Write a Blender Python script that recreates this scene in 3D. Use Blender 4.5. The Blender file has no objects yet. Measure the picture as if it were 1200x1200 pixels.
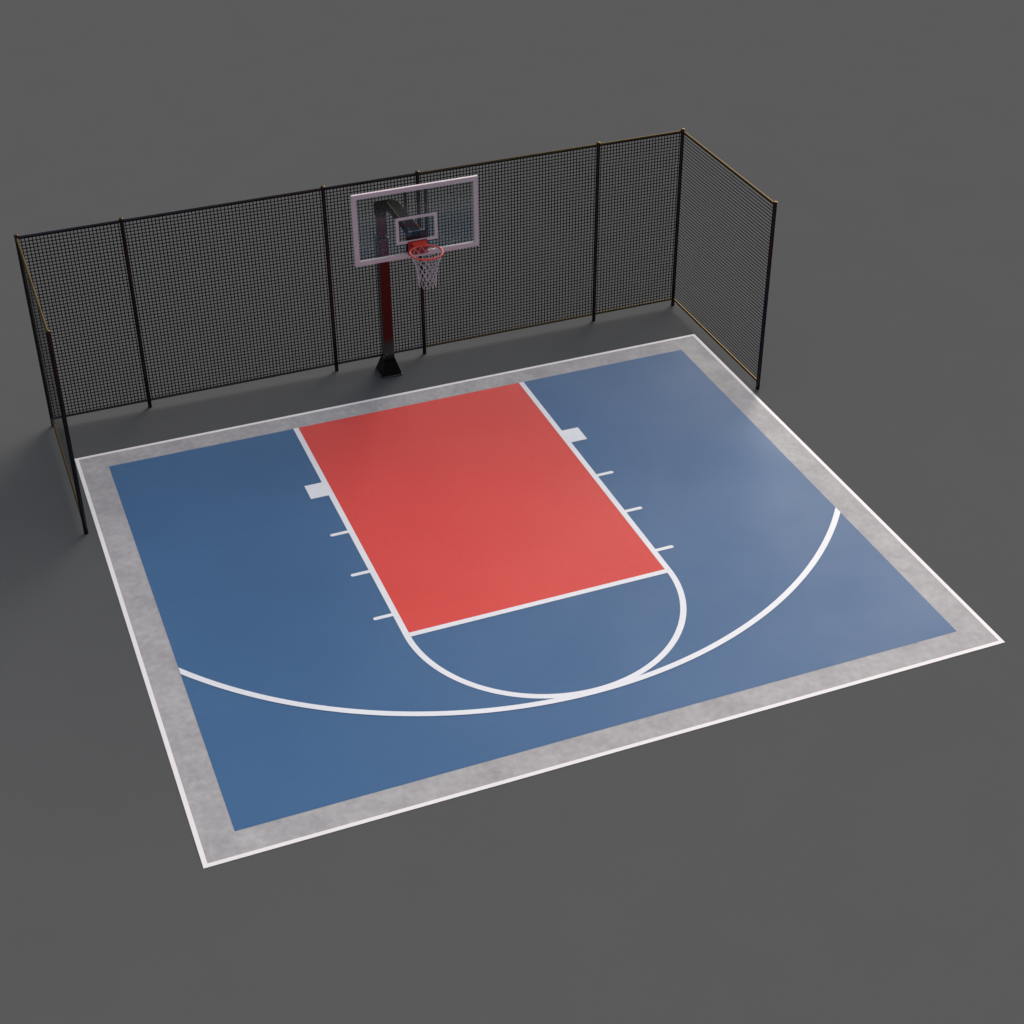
import bpy, bmesh, math, random
from mathutils import Vector, Matrix

random.seed(4)
scene = bpy.context.scene
COL = scene.collection

# ------------------------------------------------------------------ helpers
def obj(name, bm, mat, parent=None, smooth=False):
    me = bpy.data.meshes.new(name)
    bmesh.ops.recalc_face_normals(bm, faces=bm.faces[:])
    bm.to_mesh(me); bm.free()
    if smooth:
        for p in me.polygons: p.use_smooth = True
    me.materials.append(mat)
    o = bpy.data.objects.new(name, me)
    COL.objects.link(o)
    if parent: o.parent = parent
    return o

def thing(name, label, cat, loc):
    o = bpy.data.objects.new(name, None)
    COL.objects.link(o)
    o.empty_display_size = .3
    o.location = loc
    o['label'] = label; o['category'] = cat
    return o

def box(bm, x0, x1, y0, y1, z0, z1, bevel=0.0):
    r = bmesh.ops.create_cube(bm, size=1.0)
    vs = r['verts']
    for v in vs:
        v.co = Vector(((x0+x1)/2 + v.co.x*(x1-x0), (y0+y1)/2 + v.co.y*(y1-y0), (z0+z1)/2 + v.co.z*(z1-z0)))
    if bevel:
        es = {e for v in vs for e in v.link_edges}
        bmesh.ops.bevel(bm, geom=list(es), offset=bevel, segments=2, affect='EDGES', profile=.5)

def quad(bm, x0, x1, y0, y1, z):
    bm.faces.new([bm.verts.new(c) for c in ((x0,y0,z),(x1,y0,z),(x1,y1,z),(x0,y1,z))])

def ngon(bm, pts, z):
    bm.faces.new([bm.verts.new((x,y,z)) for x,y in pts])

def arc(bm, cx, cy, r0, r1, a0, a1, z, n=96):
    prev = None
    for i in range(n+1):
        a = a0 + (a1-a0)*i/n
        p = bm.verts.new((cx+r0*math.cos(a), cy+r0*math.sin(a), z))
        q = bm.verts.new((cx+r1*math.cos(a), cy+r1*math.sin(a), z))
        if prev: bm.faces.new((prev[0], prev[1], q, p))
        prev = (p, q)

def tube(bm, a, b, r, n=8, caps=True, r2=None):
    a = Vector(a); b = Vector(b); d = (b-a).normalized()
    up = Vector((0,0,1)) if abs(d.z) < .9 else Vector((1,0,0))
    u = d.cross(up).normalized(); w = d.cross(u)
    r2 = r if r2 is None else r2
    A = []; B = []
    for i in range(n):
        t = 2*math.pi*(i+.5)/n
        o = u*math.cos(t) + w*math.sin(t)
        A.append(bm.verts.new(a+o*r)); B.append(bm.verts.new(b+o*r2))
    for i in range(n):
        j = (i+1) % n
        bm.faces.new((A[i], A[j], B[j], B[i]))
    if caps:                                   # separate vertices keep the side normals clean
        bm.faces.new([bm.verts.new(v.co) for v in A]); bm.faces.new([bm.verts.new(v.co) for v in B])

def strip(bm, a, b, half, t):
    """a thin flat bar from a to b: `half` is its half width vector, t its half thickness"""
    n = (b-a).normalized().cross(half.normalized())*t
    A = [bm.verts.new(a+u) for u in (half+n, half-n, -half-n, -half+n)]
    B = [bm.verts.new(b+u) for u in (half+n, half-n, -half-n, -half+n)]
    for i in range(4):
        j = (i+1) % 4; bm.faces.new((A[i], A[j], B[j], B[i]))

def sweep_rect(bm, path, hw, hh):
    """rectangular section (half width hw across x, half height hh) along a path in the yz plane"""
    rings = []
    n = len(path)
    for i, (y, z) in enumerate(path):
        d0 = Vector((path[i][0]-path[i-1][0], path[i][1]-path[i-1][1])).normalized() if i else None
        d1 = Vector((path[i+1][0]-y, path[i+1][1]-z)).normalized() if i < n-1 else None
        d = (d0+d1).normalized() if d0 and d1 else (d0 or d1)
        nrm = Vector((-d.y, d.x))
        k = 1/max(.3, nrm.dot(Vector((-(d0 or d1).y, (d0 or d1).x))))
        rings.append([bm.verts.new((sx*hw, y+s*hh*k*nrm.x, z+s*hh*k*nrm.y)) for sx, s in ((-1,-1),(1,-1),(1,1),(-1,1))])
    for A, B in zip(rings, rings[1:]):
        for i in range(4):
            j = (i+1) % 4
            bm.faces.new((A[i], A[j], B[j], B[i]))
    bm.faces.new(rings[0]); bm.faces.new(rings[-1])

# ---------------------------------------------------------------- materials
def principled(name, color, rough, metal=0.0, spec=0.5):
    m = bpy.data.materials.new(name); m.use_nodes = True
    b = m.node_tree.nodes['Principled BSDF']
    b.inputs['Base Color'].default_value = (*color, 1)
    b.inputs['Roughness'].default_value = rough
    b.inputs['Metallic'].default_value = metal
    b.inputs['Specular IOR Level'].default_value = spec
    return m, m.node_tree, b

def mottle(name, c0, c1, rough, scale, detail=6, spec=.5, fine=None, bump=0.0, rrange=.06, lo=.3, hi=.7, tint=None):
    """base colour wandering between c0 and c1, with a roughness that wanders too"""
    m, nt, b = principled(name, c0, rough, 0, spec)
    if tint: b.inputs['Specular Tint'].default_value = (*tint, 1)
    N = nt.nodes; L = nt.links
    tc = N.new('ShaderNodeTexCoord')
    n1 = N.new('ShaderNodeTexNoise'); n1.inputs['Scale'].default_value = scale
    n1.inputs['Detail'].default_value = detail; n1.inputs['Roughness'].default_value = .6
    L.new(tc.outputs['Object'], n1.inputs['Vector'])
    rp = N.new('ShaderNodeValToRGB')
    rp.color_ramp.elements[0].position = lo; rp.color_ramp.elements[0].color = (*c0, 1)
    rp.color_ramp.elements[1].position = hi; rp.color_ramp.elements[1].color = (*c1, 1)
    L.new(n1.outputs['Fac'], rp.inputs['Fac'])
    out = rp.outputs['Color']
    if fine:
        n2 = N.new('ShaderNodeTexNoise'); n2.inputs['Scale'].default_value = fine[0]
        n2.inputs['Detail'].default_value = 4
        L.new(tc.outputs['Object'], n2.inputs['Vector'])
        mr = N.new('ShaderNodeMapRange')
        mr.inputs['From Min'].default_value = .3; mr.inputs['From Max'].default_value = .7
        mr.inputs['To Min'].default_value = 1-fine[1]; mr.inputs['To Max'].default_value = 1+fine[1]
        L.new(n2.outputs['Fac'], mr.inputs['Value'])
        mx = N.new('ShaderNodeVectorMath'); mx.operation = 'SCALE'
        L.new(out, mx.inputs[0]); L.new(mr.outputs['Result'], mx.inputs['Scale'])
        out = mx.outputs['Vector']
    L.new(out, b.inputs['Base Color'])
    n3 = N.new('ShaderNodeTexNoise'); n3.inputs['Scale'].default_value = scale*.7
    n3.inputs['Detail'].default_value = 8; n3.inputs['Roughness'].default_value = .7
    mp = N.new('ShaderNodeMapping'); mp.inputs['Location'].default_value = (7.3, 2.1, 0)
    L.new(tc.outputs['Object'], mp.inputs['Vector']); L.new(mp.outputs['Vector'], n3.inputs['Vector'])
    m2 = N.new('ShaderNodeMapRange')
    m2.inputs['From Min'].default_value = .3; m2.inputs['From Max'].default_value = .7
    m2.inputs['To Min'].default_value = rough-rrange; m2.inputs['To Max'].default_value = rough+rrange
    L.new(n3.outputs['Fac'], m2.inputs['Value']); L.new(m2.outputs['Result'], b.inputs['Roughness'])
    if bump:
        bp = N.new('ShaderNodeBump'); bp.inputs['Strength'].default_value = bump; bp.inputs['Distance'].default_value = .004
        n4 = N.new('ShaderNodeTexNoise'); n4.inputs['Scale'].default_value = 180
        L.new(tc.outputs['Object'], n4.inputs['Vector']); L.new(n4.outputs['Fac'], bp.inputs['Height'])
        L.new(bp.outputs['Normal'], b.inputs['Normal'])
    return m

M_ground = mottle('ground_grey', (.0985,.0985,.0985), (.1015,.1015,.1015), .95, .8, spec=0.0, rrange=.02)
M_conc = mottle('concrete', (.32,.305,.312), (.435,.415,.42), .62, 2.2, detail=10, fine=(11, .10), spec=.12, rrange=.08)
M_blue = mottle('blue_court_paint', (.034,.113,.250), (.041,.124,.266), .58, .55, fine=(14, .025), bump=.03, spec=.165, tint=(1.0, .78, .55))
M_red = mottle('red_court_paint', (.645,.050,.048), (.685,.057,.053), .58, .6, fine=(14, .025), bump=.03, spec=.155, tint=(1.0, .78, .55))
M_line = mottle('white_line_paint', (.74,.74,.775), (.79,.785,.815), .5, 2.0, fine=(30, .02), spec=.15)
M_border = mottle('white_border_paint', (.80,.755,.75), (.84,.79,.785), .55, 2.0, fine=(30, .02), spec=.15)
def lacquer(name, base, tint, rough):
    """black paint under a thin lacquer: a dark diffuse coat plus a weak tinted gloss"""
    m = bpy.data.materials.new(name); m.use_nodes = True
    N = m.node_tree.nodes; L = m.node_tree.links; N.clear()
    out = N.new('ShaderNodeOutputMaterial'); ad = N.new('ShaderNodeAddShader')
    df = N.new('ShaderNodeBsdfDiffuse'); df.inputs['Color'].default_value = (*base, 1)
    gl = N.new('ShaderNodeBsdfGlossy'); gl.inputs['Color'].default_value = (*tint, 1); gl.inputs['Roughness'].default_value = rough
    L.new(df.outputs['BSDF'], ad.inputs[0]); L.new(gl.outputs['BSDF'], ad.inputs[1]); L.new(ad.outputs['Shader'], out.inputs['Surface'])
    return m
M_post = lacquer('black_lacquered_steel', (.003,.003,.0035), (.033,.030,.033), .22)
M_rail_sun = lacquer('black_rail_sun_gold', (.0035,.003,.003), (.066,.047,.023), .22)  # black steel with the gold of the low sun put into its gloss colour
M_wire, _, _ = principled('black_wire', (.003,.003,.003), .6, spec=.1)
M_pole, _, _ = principled('black_gloss_steel', (.0025,.0022,.0022), .14, spec=.6)
M_base, _, _ = principled('black_satin_steel', (.0014,.0013,.0013), .25, spec=.05)
M_arm = lacquer('black_lacquered_arm', (.0025,.0025,.0025), (.0055,.005,.0045), .16)
M_frame = mottle('white_board_frame', (.54,.425,.455), (.58,.465,.495), .45, 6.0)
M_redsteel, _, _ = principled('red_enamel', (.30,.010,.012), .4)
M_rim, _, _ = principled('orange_red_enamel', (.72,.050,.024), .35)
M_net, _, _ = principled('white_cord', (.50,.43,.47), .8)

def glass():
    m = bpy.data.materials.new('board_glass'); m.use_nodes = True
    nt = m.node_tree; N = nt.nodes; L = nt.links; N.clear()
    out = N.new('ShaderNodeOutputMaterial')
    tr = N.new('ShaderNodeBsdfTransparent'); tr.inputs['Color'].default_value = (.93,.95,.95,1)
    gl = N.new('ShaderNodeBsdfGlossy'); gl.inputs['Roughness'].default_value = .09
    fr = N.new('ShaderNodeFresnel'); fr.inputs['IOR'].default_value = 1.48
    mx = N.new('ShaderNodeMixShader')
    L.new(fr.outputs['Fac'], mx.inputs['Fac']); L.new(tr.outputs['BSDF'], mx.inputs[1]); L.new(gl.outputs['BSDF'], mx.inputs[2])
    L.new(mx.outputs['Shader'], out.inputs['Surface'])
    return m
M_glass = glass()

# -------------------------------------------------------------- the setting
bm = bmesh.new(); bmesh.ops.create_circle(bm, cap_ends=True, segments=64, radius=2500)
ground = obj('ground', bm, M_ground); ground['kind'] = 'structure'
ground['label'] = 'plain flat dark grey ground all around the court'

HW, LEN = 5.080, 8.609            # half width and length of the slab
BL = .055                         # white border width
BS, BB, BF = .437, .396, .408     # concrete margin: sides, back, front
Z0, Z1, Z2, Z3 = .003, .0043, .0056, .0069

bm = bmesh.new(); box(bm, -HW, HW, -LEN, 0, -.05, Z0)
court = obj('court', bm, M_conc); court['kind'] = 'structure'
court['label'] = 'half basketball court of blue and red paint with a concrete margin'

bm = bmesh.new()                  # white edge line, four butted strips
quad(bm, -HW, HW, -BL, 0, Z1); quad(bm, -HW, HW, -LEN, -LEN+BL, Z1)
quad(bm, -HW, -HW+BL, -LEN+BL, -BL, Z1); quad(bm, HW-BL, HW, -LEN+BL, -BL, Z1)
obj('border_line', bm, M_border, court)

bx, by0, by1 = HW-BS, -LEN+BF, -BB
bm = bmesh.new(); quad(bm, -bx, bx, by0, by1, Z1); obj('blue_field', bm, M_blue, court)

KO, KI = 1.872, 1.792
FT = -5.704; FTW = .041
bm = bmesh.new(); quad(bm, -KI, KI, FT, by1, Z2); obj('red_key', bm, M_red, court)
for s in (-1, 1):
    bm = bmesh.new(); quad(bm, min(s*KI, s*KO), max(s*KI, s*KO), FT, by1, Z3)
    obj('lane_line', bm, M_line, court)
    bm = bmesh.new(); a, b = sorted((s*KO, s*2.132)); quad(bm, a, b, -2.314, -1.960, Z3)
    obj('lane_block', bm, M_line, court)
    for yc in (-3.268, -4.244, -5.235):
        bm = bmesh.new(); h = .031; xe = 2.128
        pts = [(s*KO, yc-h)] + [(s*(xe-h+h*math.sin(t)), yc-h*math.cos(t)) for t in [math.pi*i/10 for i in range(11)]] + [(s*KO, yc+h)]
        ngon(bm, pts, Z3)
        obj('lane_mark', bm, M_line, court)
bm = bmesh.new(); quad(bm, -KI, KI, FT-FTW, FT+FTW, Z3+.0008); obj('free_throw_line', bm, M_line, court)
bm = bmesh.new(); arc(bm, 0, FT, KI, KO, math.pi, 2*math.pi, Z3); obj('free_throw_arc', bm, M_line, court)

# three-point arc, clipped where it meets the edge of the blue
bm = bmesh.new(); cy, r0, r1 = -1.64, 5.880, 5.962
def edge_angle(r): return math.acos(bx/r)
n = 128; prev = None
for i in range(n+1):
    t = i/n
    p = []
    for r in (r0, r1):
        e = edge_angle(r); a = math.pi + e + (math.pi - 2*e)*t
        p.append(bm.verts.new((r*math.cos(a), cy + r*math.sin(a), Z3+.0016)))
    if prev: bm.faces.new((prev[0], prev[1], p[1], p[0]))
    prev = p
obj('three_point_line', bm, M_line, court)

# ------------------------------------------------------------------ the fence
FZ = 3.150
yb, yf = 1.055, -1.960
xs = [-5.228, -3.756, -.762, .722, 3.725, 5.198]
xl, xr = xs[0], xs[-1]
fence = thing('mesh_fence', 'black wire mesh fence on steel posts around the back and both sides of the court', 'fence', (0, yb, 0))
def F(name, bm, mat, parent=None, smooth=False):
    bmesh.ops.translate(bm, vec=(0, -yb, 0), verts=bm.verts[:])
    return obj(name, bm, mat, parent or fence, smooth)
posts = [(x, yb) for x in xs] + [(xl, yf), (xr, yf)]
PR, RR = .0295, .0185
for x, y in posts:
    bm = bmesh.new(); tube(bm, (x,y,0), (x,y,FZ-.012), PR, 16)
    p = F('post', bm, M_post)
    for f in p.data.polygons: f.use_smooth = len(f.vertices) == 4
    bm = bmesh.new()
    tube(bm, (x,y,FZ-.012), (x,y,FZ+.004), PR+.004, 16); tube(bm, (x,y,FZ+.004), (x,y,FZ+.012), PR+.003, 16, r2=PR*.5)
    c = F('post_cap', bm, M_rail_sun, p)  # caps take the sun-gold gloss as well
ZT, ZB = FZ-.035, .128
PITCH = .0530; WR = .0072; WS = .0085; ST = .0005     # flat woven strips: half width, half thickness
zs = []
z = ZB + PITCH*.9
while z < ZT-RR: zs.append(z); z += PITCH
bays = [((xs[i],yb),(xs[i+1],yb)) for i in range(5)] + [((xl,yb),(xl,yf)), ((xr,yb),(xr,yf))]
for k, (a, b) in enumerate(bays):
    A = Vector((*a, 0)); B = Vector((*b, 0)); d = (B-A).normalized(); ln = (B-A).length
    s, e = A + d*(PR*.9), B - d*(PR*.9)
    for nm, zz in (('top_rail', ZT), ('bottom_rail', ZB)):
        bm = bmesh.new(); tube(bm, s+Vector((0,0,zz)), e+Vector((0,0,zz)), RR, 14)
        r = F(nm, bm, M_post if k < 3 else M_rail_sun)  # right back bays and sides get the warm sun highlight as a tint
        for f in r.data.polygons: f.use_smooth = len(f.vertices) == 4
    bm = bmesh.new()
    for zz in zs: strip(bm, s+Vector((0,0,zz)), e+Vector((0,0,zz)), Vector((0, 0, WR if k < 5 else WS)), ST)
    if k < 5:                                   # the back is woven both ways; the sides carry level wires only
        m = round(ln/PITCH)
        for i in range(1, m):
            q = A + d*(ln*i/m)
            strip(bm, q+Vector((0,0,ZB)), q+Vector((0,0,ZT)), d*WR, ST)
    F('wire_mesh', bm, M_wire)

# ------------------------------------------------------- the basketball stand
PY = .70
hoop = thing('basketball_hoop', 'basketball hoop with glass backboard on a black gooseneck pole behind the court', 'basketball hoop', (0, PY, 0))
def H(name, bm, mat, parent=None, smooth=False):
    bmesh.ops.translate(bm, vec=(0, -PY, 0), verts=bm.verts[:])
    return obj(name, bm, mat, parent or hoop, smooth)

bm = bmesh.new()                                # splayed foot on a thin plate
def ring(h, z): return [bm.verts.new((x*h, PY+y*h, z)) for x, y in ((-1,-1),(1,-1),(1,1),(-1,1))]
R = [ring(.166, .028), ring(.097, .250), ring(.097, .268), ring(.090, .274)]
for A, B in zip(R, R[1:]):
    for i in range(4):
        j = (i+1) % 4; bm.faces.new((A[i], A[j], B[j], B[i]))
bm.faces.new(R[0]); bm.faces.new(R[-1])
base = H('base', bm, M_base)
bm = bmesh.new(); box(bm, -.178, .178, PY-.178, PY+.178, 0, .028, .012); H('base_plate', bm, M_pole, base)
bm = bmesh.new(); box(bm, -.083, .083, PY-.083, PY+.083, .272, 2.33, .006)
lower = H('pole', bm, M_pole)
bm = bmesh.new(); box(bm, -.088, .088, PY-.088, PY+.088, 2.33, 2.36, .005); H('collar', bm, M_pole, lower)
bm = bmesh.new(); sweep_rect(bm, [(PY, 2.36), (PY, 2.70)], .064, .064)
H('upper_pole', bm, M_pole)
bm = bmesh.new()
pathpts = [(PY, 2.70), (PY, 2.855), (.060, 3.130), (-1.035, 3.130)]
sweep_rect(bm, pathpts, .078, .078)
bmesh.ops.recalc_face_normals(bm, faces=bm.faces[:])
bmesh.ops.bevel(bm, geom=[e for e in bm.edges if e.calc_face_angle(0) > .9], offset=.018, segments=5, affect='EDGES')
arm = H('arm', bm, M_arm)
bm = bmesh.new()                                # added gold beads in place of sun glints on the two upper edges
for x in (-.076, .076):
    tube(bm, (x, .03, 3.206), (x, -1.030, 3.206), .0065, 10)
glint = H('edge_glint_bead', bm, M_rail_sun, arm)
for f in glint.data.polygons: f.use_smooth = len(f.vertices) == 4

YB = -1.083                                      # front face of the board
board_t = .045
BX, BZ0, BZ1, FW = .918, 2.836, 3.898, .066
bm = bmesh.new(); box(bm, -BX+FW, BX-FW, YB+.016, YB+.028, BZ0+FW, BZ1-FW)
board = H('backboard', bm, M_glass)
bm = bmesh.new()
box(bm, -BX, BX, YB, YB+board_t, BZ1-FW, BZ1, .004); box(bm, -BX, BX, YB, YB+board_t, BZ0, BZ0+FW, .004)
box(bm, -BX+.001, -BX+FW, YB+.001, YB+board_t-.001, BZ0+FW, BZ1-FW); box(bm, BX-FW, BX-.001, YB+.001, YB+board_t-.001, BZ0+FW, BZ1-FW)
H('board_frame', bm, M_frame, board)
bm = bmesh.new()                                 # shooter's square painted on the glass
sx, sz0, sz1, sw, ya, yc = .306, 3.055, 3.457, .042, YB+.0125, YB+.0155
box(bm, -sx, sx, ya, yc, sz1-sw, sz1); box(bm, -sx, sx, ya, yc, sz0, sz0+sw)
box(bm, -sx, -sx+sw, ya, yc, sz0+sw, sz1-sw); box(bm, sx-sw, sx, ya, yc, sz0+sw, sz1-sw)
H('target_square', bm, M_frame, board)
for x in (-.135, .160):
    bm = bmesh.new(); box(bm, x-.020, x+.020, YB+.046, YB+.080, BZ0+.02, BZ1-.02, .003)
    H('support_bar', bm, M_pole)
bm = bmesh.new(); box(bm, -.114, .139, YB+.050, YB+.078, 3.00, 3.205, .004)
H('mounting_plate', bm, M_pole)

RX, RY, RZ, RRAD, RT = .012, -1.430, 3.050, .227, .0135
bm = bmesh.new(); nseg = 64; mseg = 10; rings = []
for i in range(nseg):
    a = 2*math.pi*i/nseg
    rings.append([bm.verts.new((RX+(RRAD+RT*math.cos(b))*math.cos(a), RY+(RRAD+RT*math.cos(b))*math.sin(a), RZ+RT*math.sin(b)))
                  for b in [2*math.pi*j/mseg for j in range(mseg)]])
for i in range(nseg):
    for j in range(mseg):
        bm.faces.new((rings[i][j], rings[(i+1)%nseg][j], rings[(i+1)%nseg][(j+1)%mseg], rings[i][(j+1)%mseg]))
rim = H('rim', bm, M_rim, smooth=True)
bm = bmesh.new(); box(bm, -.143, .143, YB-.014, YB+.012, 2.872, 3.082, .004)
H('rim_plate', bm, M_redsteel, rim)
bm = bmesh.new()                                 # bracket: flat top narrowing to the ring, side webs down to the plate
y0, y1 = YB-.014, RY+RRAD+.004
def sec(y, h, zt, zb): return [bm.verts.new((RX+x*h, y, z)) for x, z in ((-1,zb),(1,zb),(1,zt),(-1,zt))]
S = [sec(y0, .105, 3.070, 3.056), sec((y0+y1)/2, .100, 3.064, 3.050), sec(y1, .096, 3.056, 3.042)]
for A, B in zip(S, S[1:]):
    for i in range(4):
        j = (i+1) % 4; bm.faces.new((A[i], A[j], B[j], B[i]))
bm.faces.new(S[0]); bm.faces.new(S[-1])
for x in (-.062, .062):                          # webs under the flange
    q = [bm.verts.new((RX+x+d, y, z)) for d in (-.004, .004) for y, z in ((y0, 3.055), (y1, 3.041), (y1, 3.030), (y0, 2.93))]
    for f in ((0,1,2,3),(4,5,6,7),(0,1,5,4),(1,2,6,5),(2,3,7,6)): bm.faces.new([q[i] for i in f])
H('rim_bracket', bm, M_rim, rim)

# net: twelve hung loops crossing into diamonds, drawn in towards the bottom
bm = bmesh.new(); NL = 12; rows = 7
def rad(t): return RRAD*(1-t) + .128*t + -.030*math.sin(math.pi*t)
def node(i, r):
    t = r/rows; a = 2*math.pi*(i + (.5 if r % 2 else 0))/NL
    q = rad(t) - (.004 if r == 0 else 0)
    return Vector((RX+q*math.cos(a), RY+q*math.sin(a), RZ-.012-.485*t - (.012*random.random() if r == rows else 0)))
P = [[node(i, r) for i in range(NL)] for r in range(rows+1)]
CR = .0033
for r in range(rows):
    for i in range(NL):
        j = i if r % 2 == 0 else (i+1) % NL
        k = (i-1) % NL if r % 2 == 0 else i
        for q in (P[r+1][j], P[r+1][k]):
            tube(bm, P[r][i], q, CR, 5, False)
H('net', bm, M_net, rim)

# ------------------------------------------------------------ light, camera
AZ, EL = 45, 24                                   # sun: degrees right of straight-back, above the horizon
w = bpy.data.worlds.new('World'); scene.world = w; w.use_nodes = True
nt = w.node_tree
sky = nt.nodes.new('ShaderNodeTexSky'); sky.sky_type = 'NISHITA'; sky.sun_disc = False
sky.sun_elevation = math.radians(EL); sky.sun_rotation = math.radians(AZ)
sky.air_density = 1.0; sky.dust_density = 2.0; sky.ozone_density = 1.0
bg = nt.nodes['Background']; bg.inputs['Strength'].default_value = .142
hs = nt.nodes.new('ShaderNodeHueSaturation'); hs.inputs['Saturation'].default_value = .5
nt.links.new(sky.outputs['Color'], hs.inputs['Color']); nt.links.new(hs.outputs['Color'], bg.inputs['Color'])
sd = bpy.data.lights.new('sun', 'SUN'); sd.energy = 2.45; sd.angle = math.radians(38); sd.color = (1.0, .915, .81)
so = bpy.data.objects.new('sun', sd); COL.objects.link(so)
ld = Vector((math.sin(math.radians(AZ))*math.cos(math.radians(EL)), math.cos(math.radians(AZ))*math.cos(math.radians(EL)), math.sin(math.radians(EL))))
so.rotation_euler = ld.to_track_quat('Z', 'Y').to_euler()
so.location = ld*30

cam = bpy.data.cameras.new('camera'); co = bpy.data.objects.new('camera', cam); COL.objects.link(co)
cam.sensor_width = 36; cam.lens = 57.012; cam.clip_end = 6000
X = Vector((0.93064786, -0.365884, -0.00484354)); Yd = Vector((-0.21337504, -0.53188381, -0.81949418)); Zf = Vector((0.29726361, 0.76369399, -0.57306704))
m = Matrix((X, -Yd, -Zf)).transposed().to_4x4()
m.translation = (-6.34625, -20.98092, 12.99702)
co.matrix_world = m
scene.camera = co

scene.render.engine = 'CYCLES'
scene.view_settings.view_transform = 'Standard'; scene.view_settings.look = 'None'
scene.view_settings.exposure = .4; scene.view_settings.gamma = 1; scene.view_settings.use_curve_mapping = False
